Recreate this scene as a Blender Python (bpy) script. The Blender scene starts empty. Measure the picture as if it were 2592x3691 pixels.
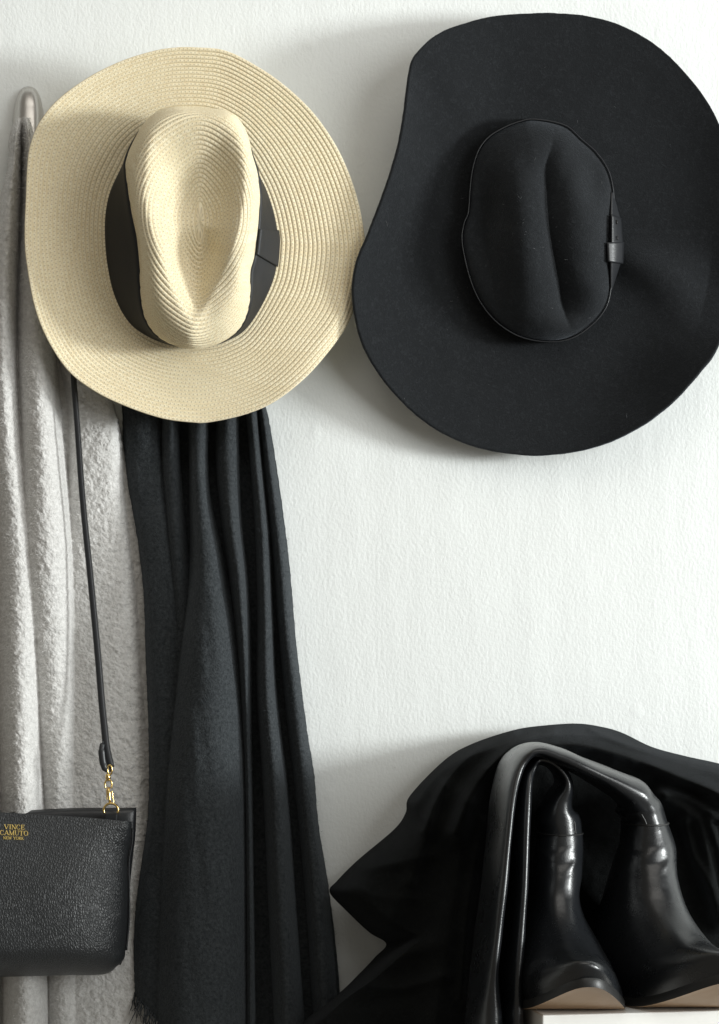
import bpy, math
import numpy as np
from mathutils import Vector

# ------------------------------------------------------------------ camera, world, light
S = 0.0003            # metres per photograph pixel on the wall plane
D = 2.4               # camera distance from the wall
UC, VC = 1296.0, 2500.0   # where the level optical axis meets the picture
ZB = 0.42             # height of the picture's lower edge on the wall
ZC = ZB + (3691 - VC) * S

scene = bpy.context.scene
col = scene.collection

cam_d = bpy.data.cameras.new('camera')
cam = bpy.data.objects.new('camera', cam_d)
col.objects.link(cam)
cam.location = (0, -D, ZC)
cam.rotation_euler = (math.pi / 2, 0, 0)
cam_d.sensor_fit = 'HORIZONTAL'
cam_d.sensor_width = 36
cam_d.lens = 36 * D / (2592 * S)
cam_d.shift_y = (VC - 1845.5) / 2592
cam_d.clip_start = 0.05
cam_d.clip_end = 50
scene.camera = cam
scene.render.resolution_x = 719
scene.render.resolution_y = 1024
# sensor_fit horizontal: shift is measured in sensor widths

world = bpy.data.worlds.new('World')
scene.world = world
world.use_nodes = True
bg = world.node_tree.nodes['Background']
bg.inputs[0].default_value = (1.0, 0.93, 0.80, 1)
bg.inputs[1].default_value = 0.18

def area_light(name, loc, target, sx, sy, energy, color):
    l = bpy.data.lights.new(name, 'AREA')
    l.shape = 'RECTANGLE'; l.size = sx; l.size_y = sy
    l.energy = energy; l.color = color
    o = bpy.data.objects.new(name, l); col.objects.link(o)
    o.location = loc
    o.rotation_euler = (Vector(target) - Vector(loc)).to_track_quat('-Z', 'Z').to_euler()
    return o
# daylight window of the room, to the right of the picture
area_light('window_light', (3.60, -1.50, 1.15), (0.0, 0.0, 0.95), 0.55, 0.65, 152, (0.955, 0.995, 0.985))
area_light('wide_window_light', (3.3, -3.2, 1.50), (0.0, 0.0, 1.0), 3.0, 2.2, 112, (0.965, 0.995, 0.985))
# warm light thrown back by the room's ceiling
area_light('ceiling_bounce', (0.1, -1.5, 2.75), (0.0, 0.0, 1.35), 1.8, 1.5, 13, (1.0, 0.965, 0.90))

scene.view_settings.view_transform = 'Standard'
scene.view_settings.look = 'None'
scene.view_settings.exposure = 0.06
scene.view_settings.gamma = 1.0
scene.view_settings.use_curve_mapping = False
try:
    scene.cycles.use_denoising = True
    scene.cycles.max_bounces = 6
except Exception:
    pass

# ------------------------------------------------------------------ helpers
rng = np.random.default_rng(7)

def P(u, v, d):
    """point that stands d metres in front of the wall, seen at photograph position u, v"""
    u = np.asarray(u, float); v = np.asarray(v, float); d = np.asarray(d, float)
    u, v, d = np.broadcast_arrays(u, v, d)
    k = (D - d) / D
    return np.stack([(u - UC) * S * k, -d, ZC - (v - VC) * S * k], -1)

def hash2(i, j, seed):
    n = (i.astype(np.int64) * 374761393 + j.astype(np.int64) * 668265263 + seed * 974634777) & 0xFFFFFFFF
    n = ((n ^ (n >> 13)) * 1274126177) & 0xFFFFFFFF
    return ((n ^ (n >> 16)) & 0xFFFF) / 65535.0

def noise(u, v, scale, seed=0):
    x = np.asarray(u) / scale; y = np.asarray(v) / scale
    i = np.floor(x); j = np.floor(y); fx = x - i; fy = y - j
    fx = fx * fx * (3 - 2 * fx); fy = fy * fy * (3 - 2 * fy)
    a = hash2(i, j, seed); b = hash2(i + 1, j, seed); c = hash2(i, j + 1, seed); e = hash2(i + 1, j + 1, seed)
    return (a * (1 - fx) + b * fx) * (1 - fy) + (c * (1 - fx) + e * fx) * fy - 0.5

def spline(xs, ys):
    """smooth interpolation through control points, as a function"""
    xs = np.asarray(xs, float); ys = np.asarray(ys, float)
    m = np.gradient(ys, xs) if len(xs) > 2 else np.full(len(xs), (ys[-1] - ys[0]) / (xs[-1] - xs[0]))
    def f(x):
        x = np.clip(np.asarray(x, float), xs[0], xs[-1])
        k = np.clip(np.searchsorted(xs, x, side='right') - 1, 0, len(xs) - 2)
        h = xs[k + 1] - xs[k]; t = (x - xs[k]) / h
        return ((2*t**3 - 3*t**2 + 1) * ys[k] + (t**3 - 2*t**2 + t) * h * m[k]
                + (-2*t**3 + 3*t**2) * ys[k + 1] + (t**3 - t**2) * h * m[k + 1])
    return f

def catmull(pts, n, closed=False):
    pts = np.asarray(pts, float)
    if closed:
        p = np.vstack([pts[-1], pts, pts[0], pts[1]])
    else:
        p = np.vstack([2 * pts[0] - pts[1], pts, 2 * pts[-1] - pts[-2]])
    seg = len(p) - 3
    t = np.linspace(0, seg, n, endpoint=not closed)
    k = np.minimum(t.astype(int), seg - 1); f = (t - k)[:, None]
    a, b, c, e = p[k], p[k + 1], p[k + 2], p[k + 3]
    return 0.5 * (2*b + (c - a)*f + (2*a - 5*b + 4*c - e)*f**2 + (3*b - a - 3*c + e)*f**3)

def polar_outline(pts, center, th):
    """radius (photograph pixels) of a closed outline round a centre at the angles th"""
    q = catmull(pts, 1600, closed=True) - np.asarray(center, float)
    a = np.arctan2(q[:, 1], q[:, 0]) % (2 * math.pi); r = np.hypot(q[:, 0], q[:, 1])
    o = np.argsort(a); a = a[o]; r = r[o]
    a = np.concatenate([a - 2*math.pi, a, a + 2*math.pi]); r = np.tile(r, 3)
    return np.interp(th % (2*math.pi), a, r)

def ang(deg, val, th):
    a = np.radians(np.array(deg, float)); v = np.array(val, float)
    a = np.concatenate([a - 2*math.pi, a, a + 2*math.pi]); v = np.tile(v, 3)
    return spline(a, v)(th % (2*math.pi))

def link_mesh(name, me, mat, parent, base):
    o = bpy.data.objects.new(name, me)
    col.objects.link(o)
    if mat is not None:
        me.materials.append(mat)
    if parent is not None:
        o.parent = parent
    else:
        o.location = base
    return o

def base_of(parent):
    b = Vector((0, 0, 0))
    p = parent
    while p is not None:
        b += p.location; p = p.parent
    return np.array(b)

def build(name, verts, faces, mat, parent=None, base=(0, 0, 0), smooth=True, uv=None):
    """one mesh object from world-space points"""
    verts = np.asarray(verts, float).reshape(-1, 3)
    b = base_of(parent) if parent is not None else np.array(base, float)
    me = bpy.data.meshes.new(name)
    faces = np.asarray(faces, int)
    nf, k = faces.shape
    me.vertices.add(len(verts)); me.vertices.foreach_set('co', (verts - b).astype(np.float32).ravel())
    me.loops.add(nf * k); me.loops.foreach_set('vertex_index', faces.astype(np.int32).ravel())
    me.polygons.add(nf)
    me.polygons.foreach_set('loop_start', np.arange(0, nf * k, k, dtype=np.int32))
    me.polygons.foreach_set('use_smooth', np.full(nf, bool(smooth)))
    if uv is not None:
        lay = me.uv_layers.new(name='UVMap')
        uv = np.asarray(uv, float).reshape(-1, 2)
        lay.data.foreach_set('uv', uv[faces.ravel()].astype(np.float32).ravel())
    me.update(calc_edges=True)
    me.validate()
    return link_mesh(name, me, mat, parent, base)

def grid_faces(n, m, wrap_n=False, wrap_m=False, flip=False):
    i = np.arange(n if wrap_n else n - 1); j = np.arange(m if wrap_m else m - 1)
    I, J = np.meshgrid(i, j, indexing='ij')
    a = I * m + J; b = ((I + 1) % n) * m + J; c = ((I + 1) % n) * m + (J + 1) % m; e = I * m + (J + 1) % m
    f = np.stack([a, b, c, e], -1).reshape(-1, 4)
    return f[:, ::-1] if flip else f

def sheet(name, pts, mat, parent=None, base=(0, 0, 0), wrap_n=False, wrap_m=False, flip=False, thick=0.0, uv=None):
    n, m = pts.shape[:2]
    o = build(name, pts.reshape(-1, 3), grid_faces(n, m, wrap_n, wrap_m, flip), mat, parent, base, True,
              None if uv is None else uv.reshape(-1, 2))
    if thick:
        md = o.modifiers.new('thickness', 'SOLIDIFY'); md.thickness = thick; md.offset = -1
    return o

def empty(name, loc):
    o = bpy.data.objects.new(name, None); col.objects.link(o)
    o.location = loc; o.empty_display_size = 0.05
    return o

def tag(o, label, cat, group=None):
    o['label'] = label; o['category'] = cat
    if group: o['group'] = group
    return o

def grid_normals(p):
    a = np.gradient(p, axis=0); b = np.gradient(p, axis=1)
    n = np.cross(a, b); n /= np.linalg.norm(n, axis=-1, keepdims=True) + 1e-12
    n[n[..., 1] > 0] *= -1          # towards the room
    return n

def tube(name, path, rad, mat, parent=None, base=(0, 0, 0), sides=12, n=None, flat=1.0, closed=False, cap=True):
    """round (or flattened in depth) tube along a world-space path"""
    path = np.asarray(path, float)
    if n: path = catmull(path, n, closed)
    L = len(path)
    if closed: tg = np.roll(path, -1, 0) - np.roll(path, 1, 0)
    else: tg = np.gradient(path, axis=0)
    tg /= np.linalg.norm(tg, axis=1, keepdims=True) + 1e-12
    ref = np.tile(np.array([0.0, 1.0, 0.0]), (L, 1))
    bad = np.abs(tg[:, 1]) > 0.9
    ref[bad] = (1, 0, 0)
    s = np.cross(tg, ref); s /= np.linalg.norm(s, axis=1, keepdims=True)
    b = np.cross(s, tg)
    r = np.broadcast_to(np.asarray(rad, float), (L,))
    ph = np.linspace(0, 2*math.pi, sides, endpoint=False)
    pts = path[:, None] + r[:, None, None] * (np.cos(ph)[None, :, None] * s[:, None] + flat * np.sin(ph)[None, :, None] * b[:, None])
    f = grid_faces(L, sides, closed, True)
    o = build(name, pts.reshape(-1, 3), f, mat, parent, base)
    if cap and not closed:
        import bmesh
        bm = bmesh.new(); bm.from_mesh(o.data)
        bmesh.ops.holes_fill(bm, edges=[e for e in bm.edges if e.is_boundary], sides=0)
        bm.to_mesh(o.data); bm.free()
    return o

def boxy(name, c, half, mat, parent=None, base=(0, 0, 0), bevel=0.002, rotz=0.0):
    x, y, z = half
    v = np.array([[sx*x, sy*y, sz*z] for sx in (-1, 1) for sy in (-1, 1) for sz in (-1, 1)], float)
    if rotz:
        ca, sa = math.cos(rotz), math.sin(rotz)
        v = np.stack([v[:, 0]*ca - v[:, 1]*sa, v[:, 0]*sa + v[:, 1]*ca, v[:, 2]], -1)
    f = [[0, 1, 3, 2], [4, 6, 7, 5], [0, 4, 5, 1], [2, 3, 7, 6], [0, 2, 6, 4], [1, 5, 7, 3]]
    o = build(name, v + np.array(c), f, mat, parent, base, smooth=False)
    if bevel:
        m = o.modifiers.new('bevel', 'BEVEL'); m.width = bevel; m.segments = 3
    return o

def fibres(name, pts, nrm, count, length, width, mat, parent, lean=0.9, seed=1, droop=0.0, weight=None):
    """short loose fibres standing out of a cloth: far too many to count"""
    r = np.random.default_rng(seed)
    p = pts.reshape(-1, 3); nn = nrm.reshape(-1, 3)
    w = None
    if weight is not None:
        w = weight.ravel() / weight.sum()
    k = r.choice(len(p), count, p=w)
    base = p[k] + r.normal(0, 0.0006, (count, 3)) * (1, 0.3, 1)
    d = nn[k] + lean * r.normal(0, 1, (count, 3)); d[:, 2] -= droop
    d /= np.linalg.norm(d, axis=1, keepdims=True)
    L = length * r.uniform(0.4, 1.3, (count, 1))
    side = np.cross(d, r.normal(0, 1, (count, 3))); side /= np.linalg.norm(side, axis=1, keepdims=True)
    bend = r.normal(0, 0.35, (count, 3)) * L
    a = base - side * width / 2 - nn[k]*0.0004; b = base + side * width / 2 - nn[k]*0.0004
    m1 = base + d * L * 0.55 + bend * 0.3 - side * width * 0.4; m2 = m1 + side * width * 0.8
    t1 = base + d * L + bend; t2 = t1 + side * width * 0.35
    v = np.stack([a, b, m2, m1, t2, t1], 1).reshape(-1, 3)
    o = np.arange(count)[:, None] * 6
    f = np.concatenate([o + [0, 1, 2, 3], o + [3, 2, 4, 5]], 0)
    ob = build(name, v, f, mat, parent)
    ob['kind'] = 'stuff'
    return ob

# ------------------------------------------------------------------ materials
class NT:
    def __init__(s, name):
        s.m = bpy.data.materials.new(name); s.m.use_nodes = True
        s.t = s.m.node_tree; s.b = s.t.nodes['Principled BSDF']
    def n(s, kind, **kw):
        x = s.t.nodes.new(kind)
        for k, v in kw.items():
            if isinstance(k, str) and hasattr(x, k): setattr(x, k, v)
        return x
    def link(s, a, b): s.t.links.new(a, b)
    def math(s, op, a, b=None, c=None):
        x = s.t.nodes.new('ShaderNodeMath'); x.operation = op
        for i, q in enumerate((a, b, c)):
            if q is None: continue
            if hasattr(q, 'is_output'): s.link(q, x.inputs[i])
            else: x.inputs[i].default_value = q
        return x.outputs[0]
    def noise(s, scale, detail=3, rough=0.6, vec=None, dist=0.0):
        x = s.t.nodes.new('ShaderNodeTexNoise'); x.inputs['Scale'].default_value = scale
        x.inputs['Detail'].default_value = detail; x.inputs['Roughness'].default_value = rough
        x.inputs['Distortion'].default_value = dist
        s.link(vec if vec is not None else s.coord(), x.inputs['Vector'])
        return x.outputs[0]
    def voronoi(s, scale, feature='F1', vec=None):
        x = s.t.nodes.new('ShaderNodeTexVoronoi'); x.feature = feature; x.inputs['Scale'].default_value = scale
        s.link(vec if vec is not None else s.coord(), x.inputs['Vector'])
        return x.outputs['Distance']
    def coord(s, kind='Object'):
        if not hasattr(s, 'tc'): s.tc = s.t.nodes.new('ShaderNodeTexCoord')
        return s.tc.outputs[kind]
    def stretch(s, vec, sc):
        x = s.t.nodes.new('ShaderNodeMapping'); s.link(vec, x.inputs['Vector']); x.inputs['Scale'].default_value = sc
        return x.outputs[0]
    def ramp(s, fac, stops):
        x = s.t.nodes.new('ShaderNodeValToRGB'); s.link(fac, x.inputs[0])
        e = x.color_ramp.elements
        while len(e) < len(stops): e.new(0.5)
        for i, (p, c) in enumerate(stops):
            e[i].position = p; e[i].color = (*c, 1) if len(c) == 3 else c
        return x.outputs[0]
    def mix(s, fac, a, b, mode='MIX'):
        x = s.t.nodes.new('ShaderNodeMixRGB'); x.blend_type = mode
        for i, q in enumerate((fac, a, b)):
            if hasattr(q, 'is_output'): s.link(q, x.inputs[i])
            else: x.inputs[i].default_value = q if i == 0 else (*q, 1)
        return x.outputs[0]
    def bump(s, h, strength, dist, prev=None):
        x = s.t.nodes.new('ShaderNodeBump'); x.inputs['Strength'].default_value = strength
        x.inputs['Distance'].default_value = dist; s.link(h, x.inputs['Height'])
        if prev is not None: s.link(prev, x.inputs['Normal'])
        return x.outputs[0]
    def out(s, color=None, rough=0.5, normal=None, metal=0.0, spec=0.5, sheen=0.0, sheen_rough=0.4, sheen_tint=(1, 1, 1), coat=0.0):
        b = s.b
        if color is not None:
            if hasattr(color, 'is_output'): s.link(color, b.inputs['Base Color'])
            else: b.inputs['Base Color'].default_value = (*color, 1)
        if hasattr(rough, 'is_output'): s.link(rough, b.inputs['Roughness'])
        else: b.inputs['Roughness'].default_value = rough
        if normal is not None: s.link(normal, b.inputs['Normal'])
        b.inputs['Metallic'].default_value = metal
        b.inputs['Specular IOR Level'].default_value = spec
        b.inputs['Sheen Weight'].default_value = sheen
        b.inputs['Sheen Roughness'].default_value = sheen_rough
        b.inputs['Sheen Tint'].default_value = (*sheen_tint, 1)
        b.inputs['Coat Weight'].default_value = coat
        return s.m

def mat_wall():
    t = NT('white_plaster')
    v = t.stretch(t.coord(), (1.25, 1, 0.85))
    a = t.noise(260, 3, 0.5, v); b = t.noise(90, 2, 0.5, v); c = t.noise(620, 2, 0.5)
    h = t.math('ADD', t.math('MULTIPLY', a, 0.75), t.math('MULTIPLY', b, 0.35))
    h = t.math('ADD', h, t.math('MULTIPLY', c, 0.18))
    pim = t.math('MAXIMUM', t.math('SUBTRACT', 0.10, t.voronoi(11, 'F1', t.coord())), 0.0)
    h = t.math('ADD', h, t.math('MULTIPLY', t.noise(14, 2, 0.5, t.stretch(t.coord(), (1.6, 1, 0.5))), 1.6))
    h2 = t.math('ADD', h, t.math('MULTIPLY', pim, 7.0))
    n = t.bump(h2, 0.42, 0.0016)
    colr = t.ramp(t.noise(3.2, 6, 0.7), [(0.3, (0.775, 0.795, 0.785)), (0.7, (0.825, 0.85, 0.84))])
    speck = t.math('LESS_THAN', t.voronoi(23, 'F1', t.coord()), 0.018)
    colr = t.mix(t.math('MULTIPLY', speck, 0.35), colr, (0.45, 0.44, 0.42))
    return t.out(colr, 0.75, n, spec=0.25)

def mat_straw():
    t = NT('woven_paper_straw')
    sep = t.n('ShaderNodeSeparateXYZ'); t.link(t.coord('UV'), sep.inputs[0])
    x, y = sep.outputs[0], sep.outputs[1]
    fx = t.math('FRACT', x); cx = t.math('ABSOLUTE', t.math('SUBTRACT', fx, 0.5))
    # little holes between the plaits, one per stitch
    hy = t.math('DIVIDE', t.math('SUBTRACT', y, 0.62), 0.20); hx = t.math('DIVIDE', cx, 0.17)
    hd = t.math('ADD', t.math('MULTIPLY', hx, hx), t.math('MULTIPLY', hy, hy))
    hole = t.math('LESS_THAN', hd, 1.0)
    fx2 = t.math('FRACT', t.math('ADD', x, 0.5)); cx2 = t.math('ABSOLUTE', t.math('SUBTRACT', fx2, 0.5))
    ky = t.math('DIVIDE', t.math('SUBTRACT', y, 0.28), 0.14); kx = t.math('DIVIDE', cx2, 0.13)
    kd = t.math('ADD', t.math('MULTIPLY', kx, kx), t.math('MULTIPLY', ky, ky))
    hole2 = t.math('LESS_THAN', kd, 1.0)
    # slanting strands
    z = t.math('ABSOLUTE', t.math('SUBTRACT', y, 0.5))
    st = t.math('SINE', t.math('MULTIPLY', t.math('ADD', t.math('MULTIPLY', x, 3.0), t.math('MULTIPLY', z, 1.6)), 6.2832))
    wn = t.n('ShaderNodeTexWhiteNoise'); wn.noise_dimensions = '2D'
    cmb = t.n('ShaderNodeCombineXYZ')
    t.link(t.math('FLOOR', t.math('MULTIPLY', x, 3.0)), cmb.inputs[0]); t.link(t.math('FLOOR', t.math('MULTIPLY', y, 2.0)), cmb.inputs[1])
    t.link(cmb.outputs[0], wn.inputs['Vector'])
    base = t.ramp(wn.outputs['Value'], [(0.0, (0.76, 0.65, 0.44)), (0.5, (0.81, 0.715, 0.505)), (1.0, (0.86, 0.78, 0.58))])
    big = t.noise(14, 3)
    base = t.mix(t.math('MULTIPLY', big, 0.22), base, (0.66, 0.54, 0.34))
    base = t.mix(t.math('MULTIPLY', hole, 0.50), base, (0.30, 0.23, 0.13))
    base = t.mix(t.math('MULTIPLY', hole2, 0.28), base, (0.30, 0.23, 0.12))
    h = t.math('SUBTRACT', t.math('MULTIPLY', st, 0.35), t.math('MULTIPLY', hole, 1.6))
    n = t.bump(h, 0.55, 0.0006)
    t.b.inputs['Subsurface Weight'].default_value = 0.0
    return t.out(base, 0.55, n, spec=0.35)

def mat_felt(name, c, bumpd=0.0012, sheen=0.16, scale=480):
    t = NT(name)
    a = t.noise(scale, 4, 0.75); b = t.noise(9, 3); f = t.noise(scale * 0.45, 5, 0.8, dist=1.2)
    colr = t.mix(t.math('MULTIPLY', b, 0.5), c, tuple(x * 1.5 for x in c))
    colr = t.mix(t.math('MULTIPLY', t.math('MAXIMUM', t.math('SUBTRACT', f, 0.50), 0.0), 3.2), colr, tuple(x * 2.6 for x in c))
    n = t.bump(t.math('ADD', a, f), 0.6, bumpd)
    return t.out(colr, 0.95, n, spec=0.1, sheen=sheen, sheen_rough=0.45, sheen_tint=(0.80, 0.88, 1.0))

def mat_wool(name, c1, c2, scale=260, bumpd=0.003, sheen=0.2, tint=(1, 1, 1)):
    t = NT(name)
    a = t.noise(scale, 4, 0.65, dist=0.6); v = t.voronoi(scale * 1.3)
    h = t.math('ADD', a, t.math('MULTIPLY', v, -0.5))
    colr = t.ramp(t.noise(scale * 0.7, 4, 0.7), [(0.32, c1), (0.68, c2)])
    n = t.bump(h, 0.7, bumpd)
    return t.out(colr, 0.95, n, spec=0.08, sheen=sheen, sheen_rough=0.5, sheen_tint=tint)

def mat_leather(name, c, rough=0.3, grain=None, graind=0.0006, dust=0.0, spec=0.5):
    t = NT(name)
    if grain:
        v = t.stretch(t.coord(), (1.25, 1.25, 0.85))
        wob = t.noise(60, 2)
        cell = t.voronoi(grain, 'DISTANCE_TO_EDGE', v); cell = t.math('MINIMUM', t.math('MULTIPLY', cell, 4.0), 1.0)
        h = t.math('ADD', cell, t.math('MULTIPLY', t.noise(grain * 3, 2), 0.3))
        n = t.bump(h, 0.75, graind)
    else:
        h = t.math('ADD', t.math('ADD', t.noise(650, 3, 0.6), t.math('MULTIPLY', t.noise(45, 3, 0.55), 1.2)), t.math('MULTIPLY', t.noise(150, 4, 0.65, t.stretch(t.coord(), (0.5, 1, 1.6)), 2.0), 0.9))
        n = t.bump(h, 0.22, graind)
    d = t.noise(23, 5, 0.65)
    colr = t.mix(t.math('MULTIPLY', d, 0.45), c, tuple(x * 1.6 for x in c))
    rg = t.math('ADD', rough - 0.08, t.math('MULTIPLY', t.noise(31, 4, 0.7), 0.2))
    if dust:
        dd = t.math('GREATER_THAN', t.noise(900, 2, 0.5), 0.70)
        colr = t.mix(t.math('MULTIPLY', dd, dust), colr, (0.12, 0.12, 0.12))
    return t.out(colr, rg, n, spec=spec)

def mat_plain(name, c, rough=0.5, metal=0.0, bump=0.0, scale=300, spec=0.5, stretch=None):
    t = NT(name)
    v = t.coord()
    if stretch: v = t.stretch(v, stretch)
    a = t.noise(scale, 4, 0.6, v)
    colr = t.mix(t.math('MULTIPLY', a, 0.35), c, tuple(x * 0.8 for x in c))
    n = t.bump(a, 0.4, bump) if bump else None
    rg = t.math('ADD', rough - 0.06, t.math('MULTIPLY', a, 0.14))
    return t.out(colr, rg, n, metal=metal, spec=spec)

M = dict(
    wall=mat_wall(), straw=mat_straw(),
    felt=mat_felt('black_wool_felt', (0.0110, 0.0120, 0.0132)),
    coat=mat_wool('grey_boucle_wool', (0.50, 0.49, 0.475), (0.68, 0.67, 0.655), 300, 0.0018, 0.1),
    coat_nap=mat_plain('grey_wool_fibre', (0.72, 0.71, 0.70), 0.9, spec=0.05),
    scarf=mat_wool('black_brushed_wool', (0.019, 0.022, 0.024), (0.048, 0.053, 0.057), 420, 0.0014, 0.10, (0.8, 0.9, 1.0)),
    scarf_nap=mat_plain('black_wool_fibre', (0.050, 0.055, 0.060), 0.9, spec=0.05),
    velvet=mat_felt('black_velvet', (0.005, 0.0055, 0.0055), 0.0012, 0.05, 500),
    bag=mat_leather('black_pebbled_leather', (0.020, 0.022, 0.024), 0.38, 330, 0.00042),
    strap=mat_leather('black_strap_leather', (0.014, 0.015, 0.017), 0.36, None, 0.0005),
    boot=mat_leather('black_boot_leather', (0.0075, 0.0085, 0.0100), 0.27, None, 0.0007, 0.10, spec=0.65),
    sole=mat_plain('tan_leather_sole', (0.42, 0.27, 0.15), 0.5, bump=0.0006, scale=60),
    rand=mat_plain('black_sole_edge', (0.014, 0.014, 0.014), 0.45, bump=0.0003),
    ribbon=mat_plain('black_grosgrain_ribbon', (0.013, 0.014, 0.016), 0.55, bump=0.0005, scale=700, spec=0.4),
    gold=mat_plain('polished_gold_metal', (0.85, 0.62, 0.25), 0.2, 1.0),
    foil=mat_plain('gold_foil_print', (0.80, 0.60, 0.20), 0.38, 0.6),
    steel=mat_plain('brushed_steel', (0.60, 0.58, 0.55), 0.32, 0.95, bump=0.0002, scale=120, stretch=(9, 1, 0.6)),
    box=mat_plain('white_painted_wood', (0.80, 0.79, 0.76), 0.45, bump=0.0004, scale=90),
    lint=mat_plain('pale_lint', (0.16, 0.165, 0.17), 0.9, spec=0.05),
)

# ------------------------------------------------------------------ setting: the wall
wall_pts = np.array([[-2.6, 0, -0.02], [2.6, 0, -0.02], [2.6, 0, 2.6], [-2.6, 0, 2.6]], float)
w = build('wall', np.concatenate([wall_pts, wall_pts + (0, 0.12, 0)]),
          [[0, 1, 2, 3], [5, 4, 7, 6], [4, 0, 3, 7], [1, 5, 6, 2], [3, 2, 6, 7], [4, 5, 1, 0]], M['wall'], smooth=False)
w['kind'] = 'structure'

# ------------------------------------------------------------------ wall hook
hk = empty('wall_hook', P(101, 470, 0.0).tolist())
tag(hk, 'brushed metal tongue-shaped wall hook that the grey wool garment hangs from', 'hook')
th = np.linspace(0, 2*math.pi, 64, endpoint=False)
rr = np.linspace(0, 1, 24)
T, R = np.meshgrid(th, rr, indexing='ij')
cT = np.sign(np.cos(T)) * np.abs(np.cos(T))**0.78; sT = np.sign(np.sin(T)) * np.abs(np.sin(T))**0.9
uu = 101 + 57 * R * cT; vv = 470 + 162 * R * sT
dd = 0.004 + 0.024 * np.sqrt(np.clip(1 - R**2.6, 0, 1)) + 0.016 * np.clip((vv - 380) / 250, 0, 1) * (1 - R**4)
pt = P(uu, vv, dd)
pt[:, -1, 1] = -0.0005
sheet('plate', pt, M['steel'], hk, wrap_n=True)
prong = [P(101, 560, 0.012), P(101, 580, 0.022), P(101, 575, 0.033), P(101, 550, 0.038), P(101, 530, 0.039)]
tube('prong', prong, 0.004, M['steel'], hk, n=30)

# ------------------------------------------------------------------ folds of hanging cloth
def ridge_height(u, v, ridges, base):
    d = np.broadcast_to(base, u.shape).copy()
    for (vs, cs, ws, hs, p) in ridges:
        c = spline(vs, cs)(v); wd = spline(vs, ws)(v); h = np.interp(v, vs, hs) if np.ndim(hs) else hs
        x = np.clip(np.abs(u - c) / wd, 0, 1)
        e = h * (1 - x**p) ** 0.6
        k = 0.0025
        d = np.where(np.abs(e - d) < k, np.maximum(e, d) + (k - np.abs(e - d))**2 / (4*k), np.maximum(e, d))
    return d

# ------------------------------------------------------------------ grey wool garment on the hook
lv = [420, 440, 600, 750, 1000, 1400, 2000, 2800, 3800]
left = spline(lv, [72, 56, 28, -8, -60, -140, -190, -200, -200])
right = spline([420, 470, 600, 900, 1200, 1450, 1650, 1900, 2200, 2500, 2900, 3300, 3800], [108, 124, 150, 225, 320, 410, 455, 505, 545, 565, 575, 560, 552])
nv, ns = 1050, 260
v1 = np.linspace(425, 3800, nv); s1 = np.linspace(0, 1, ns)
Vg, Sg = np.meshgrid(v1, s1, indexing='ij')
Ug = left(Vg) + (right(Vg) - left(Vg)) * Sg
coat_r = [
    ([425, 700, 1000, 1250, 1600, 2000, 2400, 2700, 2900, 3800], [62, 36, 16, 8, 26, 62, 70, 74, 80, 92], [18, 42, 52, 58, 66, 86, 88, 84, 84, 88], [0.075, 0.062, 0.060, 0.060, 0.060, 0.062, 0.064, 0.064, 0.064, 0.064], 2.0),
    ([425, 700, 1000, 1250, 1600, 2000, 2400, 2900, 3800], [100, 112, 122, 130, 148, 162, 186, 215, 235], [18, 34, 58, 72, 88, 112, 100, 70, 70], [0.075, 0.060, 0.058, 0.060, 0.064, 0.064, 0.050, 0.034, 0.03], 2.0),
    ([425, 900, 1250, 1450, 1800, 2200, 2700, 3800], [110, 190, 270, 330, 345, 350, 360, 370], [18, 60, 75, 95, 115, 160, 185, 190], [0.05, 0.034, 0.032, 0.032, 0.030, 0.028, 0.027, 0.027], 3.2),
    ([425, 900, 1250, 1600, 2000, 2600, 3800], [50, -30, -80, -100, -90, -80, -80], [15, 60, 80, 90, 90, 100, 100], [0.05, 0.04, 0.04, 0.042, 0.04, 0.04, 0.04], 2.2),
]
edge = np.clip(np.minimum(Sg, 1 - Sg) * (right(Vg) - left(Vg)) / 26.0, 0, 1)
dC = ridge_height(Ug, Vg, coat_r, 0.012)
top = np.clip((Vg - 425) / 60, 0, 1)
dC = dC * (0.30 + 0.70 * np.sqrt(1 - (1 - edge)**2)) * (0.72 + 0.28 * np.sqrt(1 - (1 - top)**2))
wob = 26 * noise(Ug, Vg, 160, 3) + 10 * noise(Ug, Vg, 60, 4)
dC += 0.0014 * noise(Ug + wob, Vg, 130, 5) + 0.0012 * noise(Ug, Vg, 26, 6) + 0.0014 * noise(Ug, Vg, 13, 8) + 0.0010 * noise(Ug, Vg, 7, 9)
Ug2 = Ug + 5 * noise(Vg, Sg * 0, 18, 11) * (1 - edge) + 4 * noise(Vg, Ug, 9, 12) * (1 - edge)
cp = P(Ug2, Vg, np.maximum(dC, 0.004))
coat = empty('wool_coat', P(150, 3800, 0.0).tolist())
tag(coat, 'light grey fuzzy wool coat hanging in soft folds from the metal wall hook', 'coat')
sheet('body', cp, M['coat'], coat, thick=0.003)
fibres('wool_nap', cp, grid_normals(cp), 70000, 0.0028, 0.00022, M['coat_nap'], coat, lean=1.0, seed=3, droop=0.3)

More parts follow.
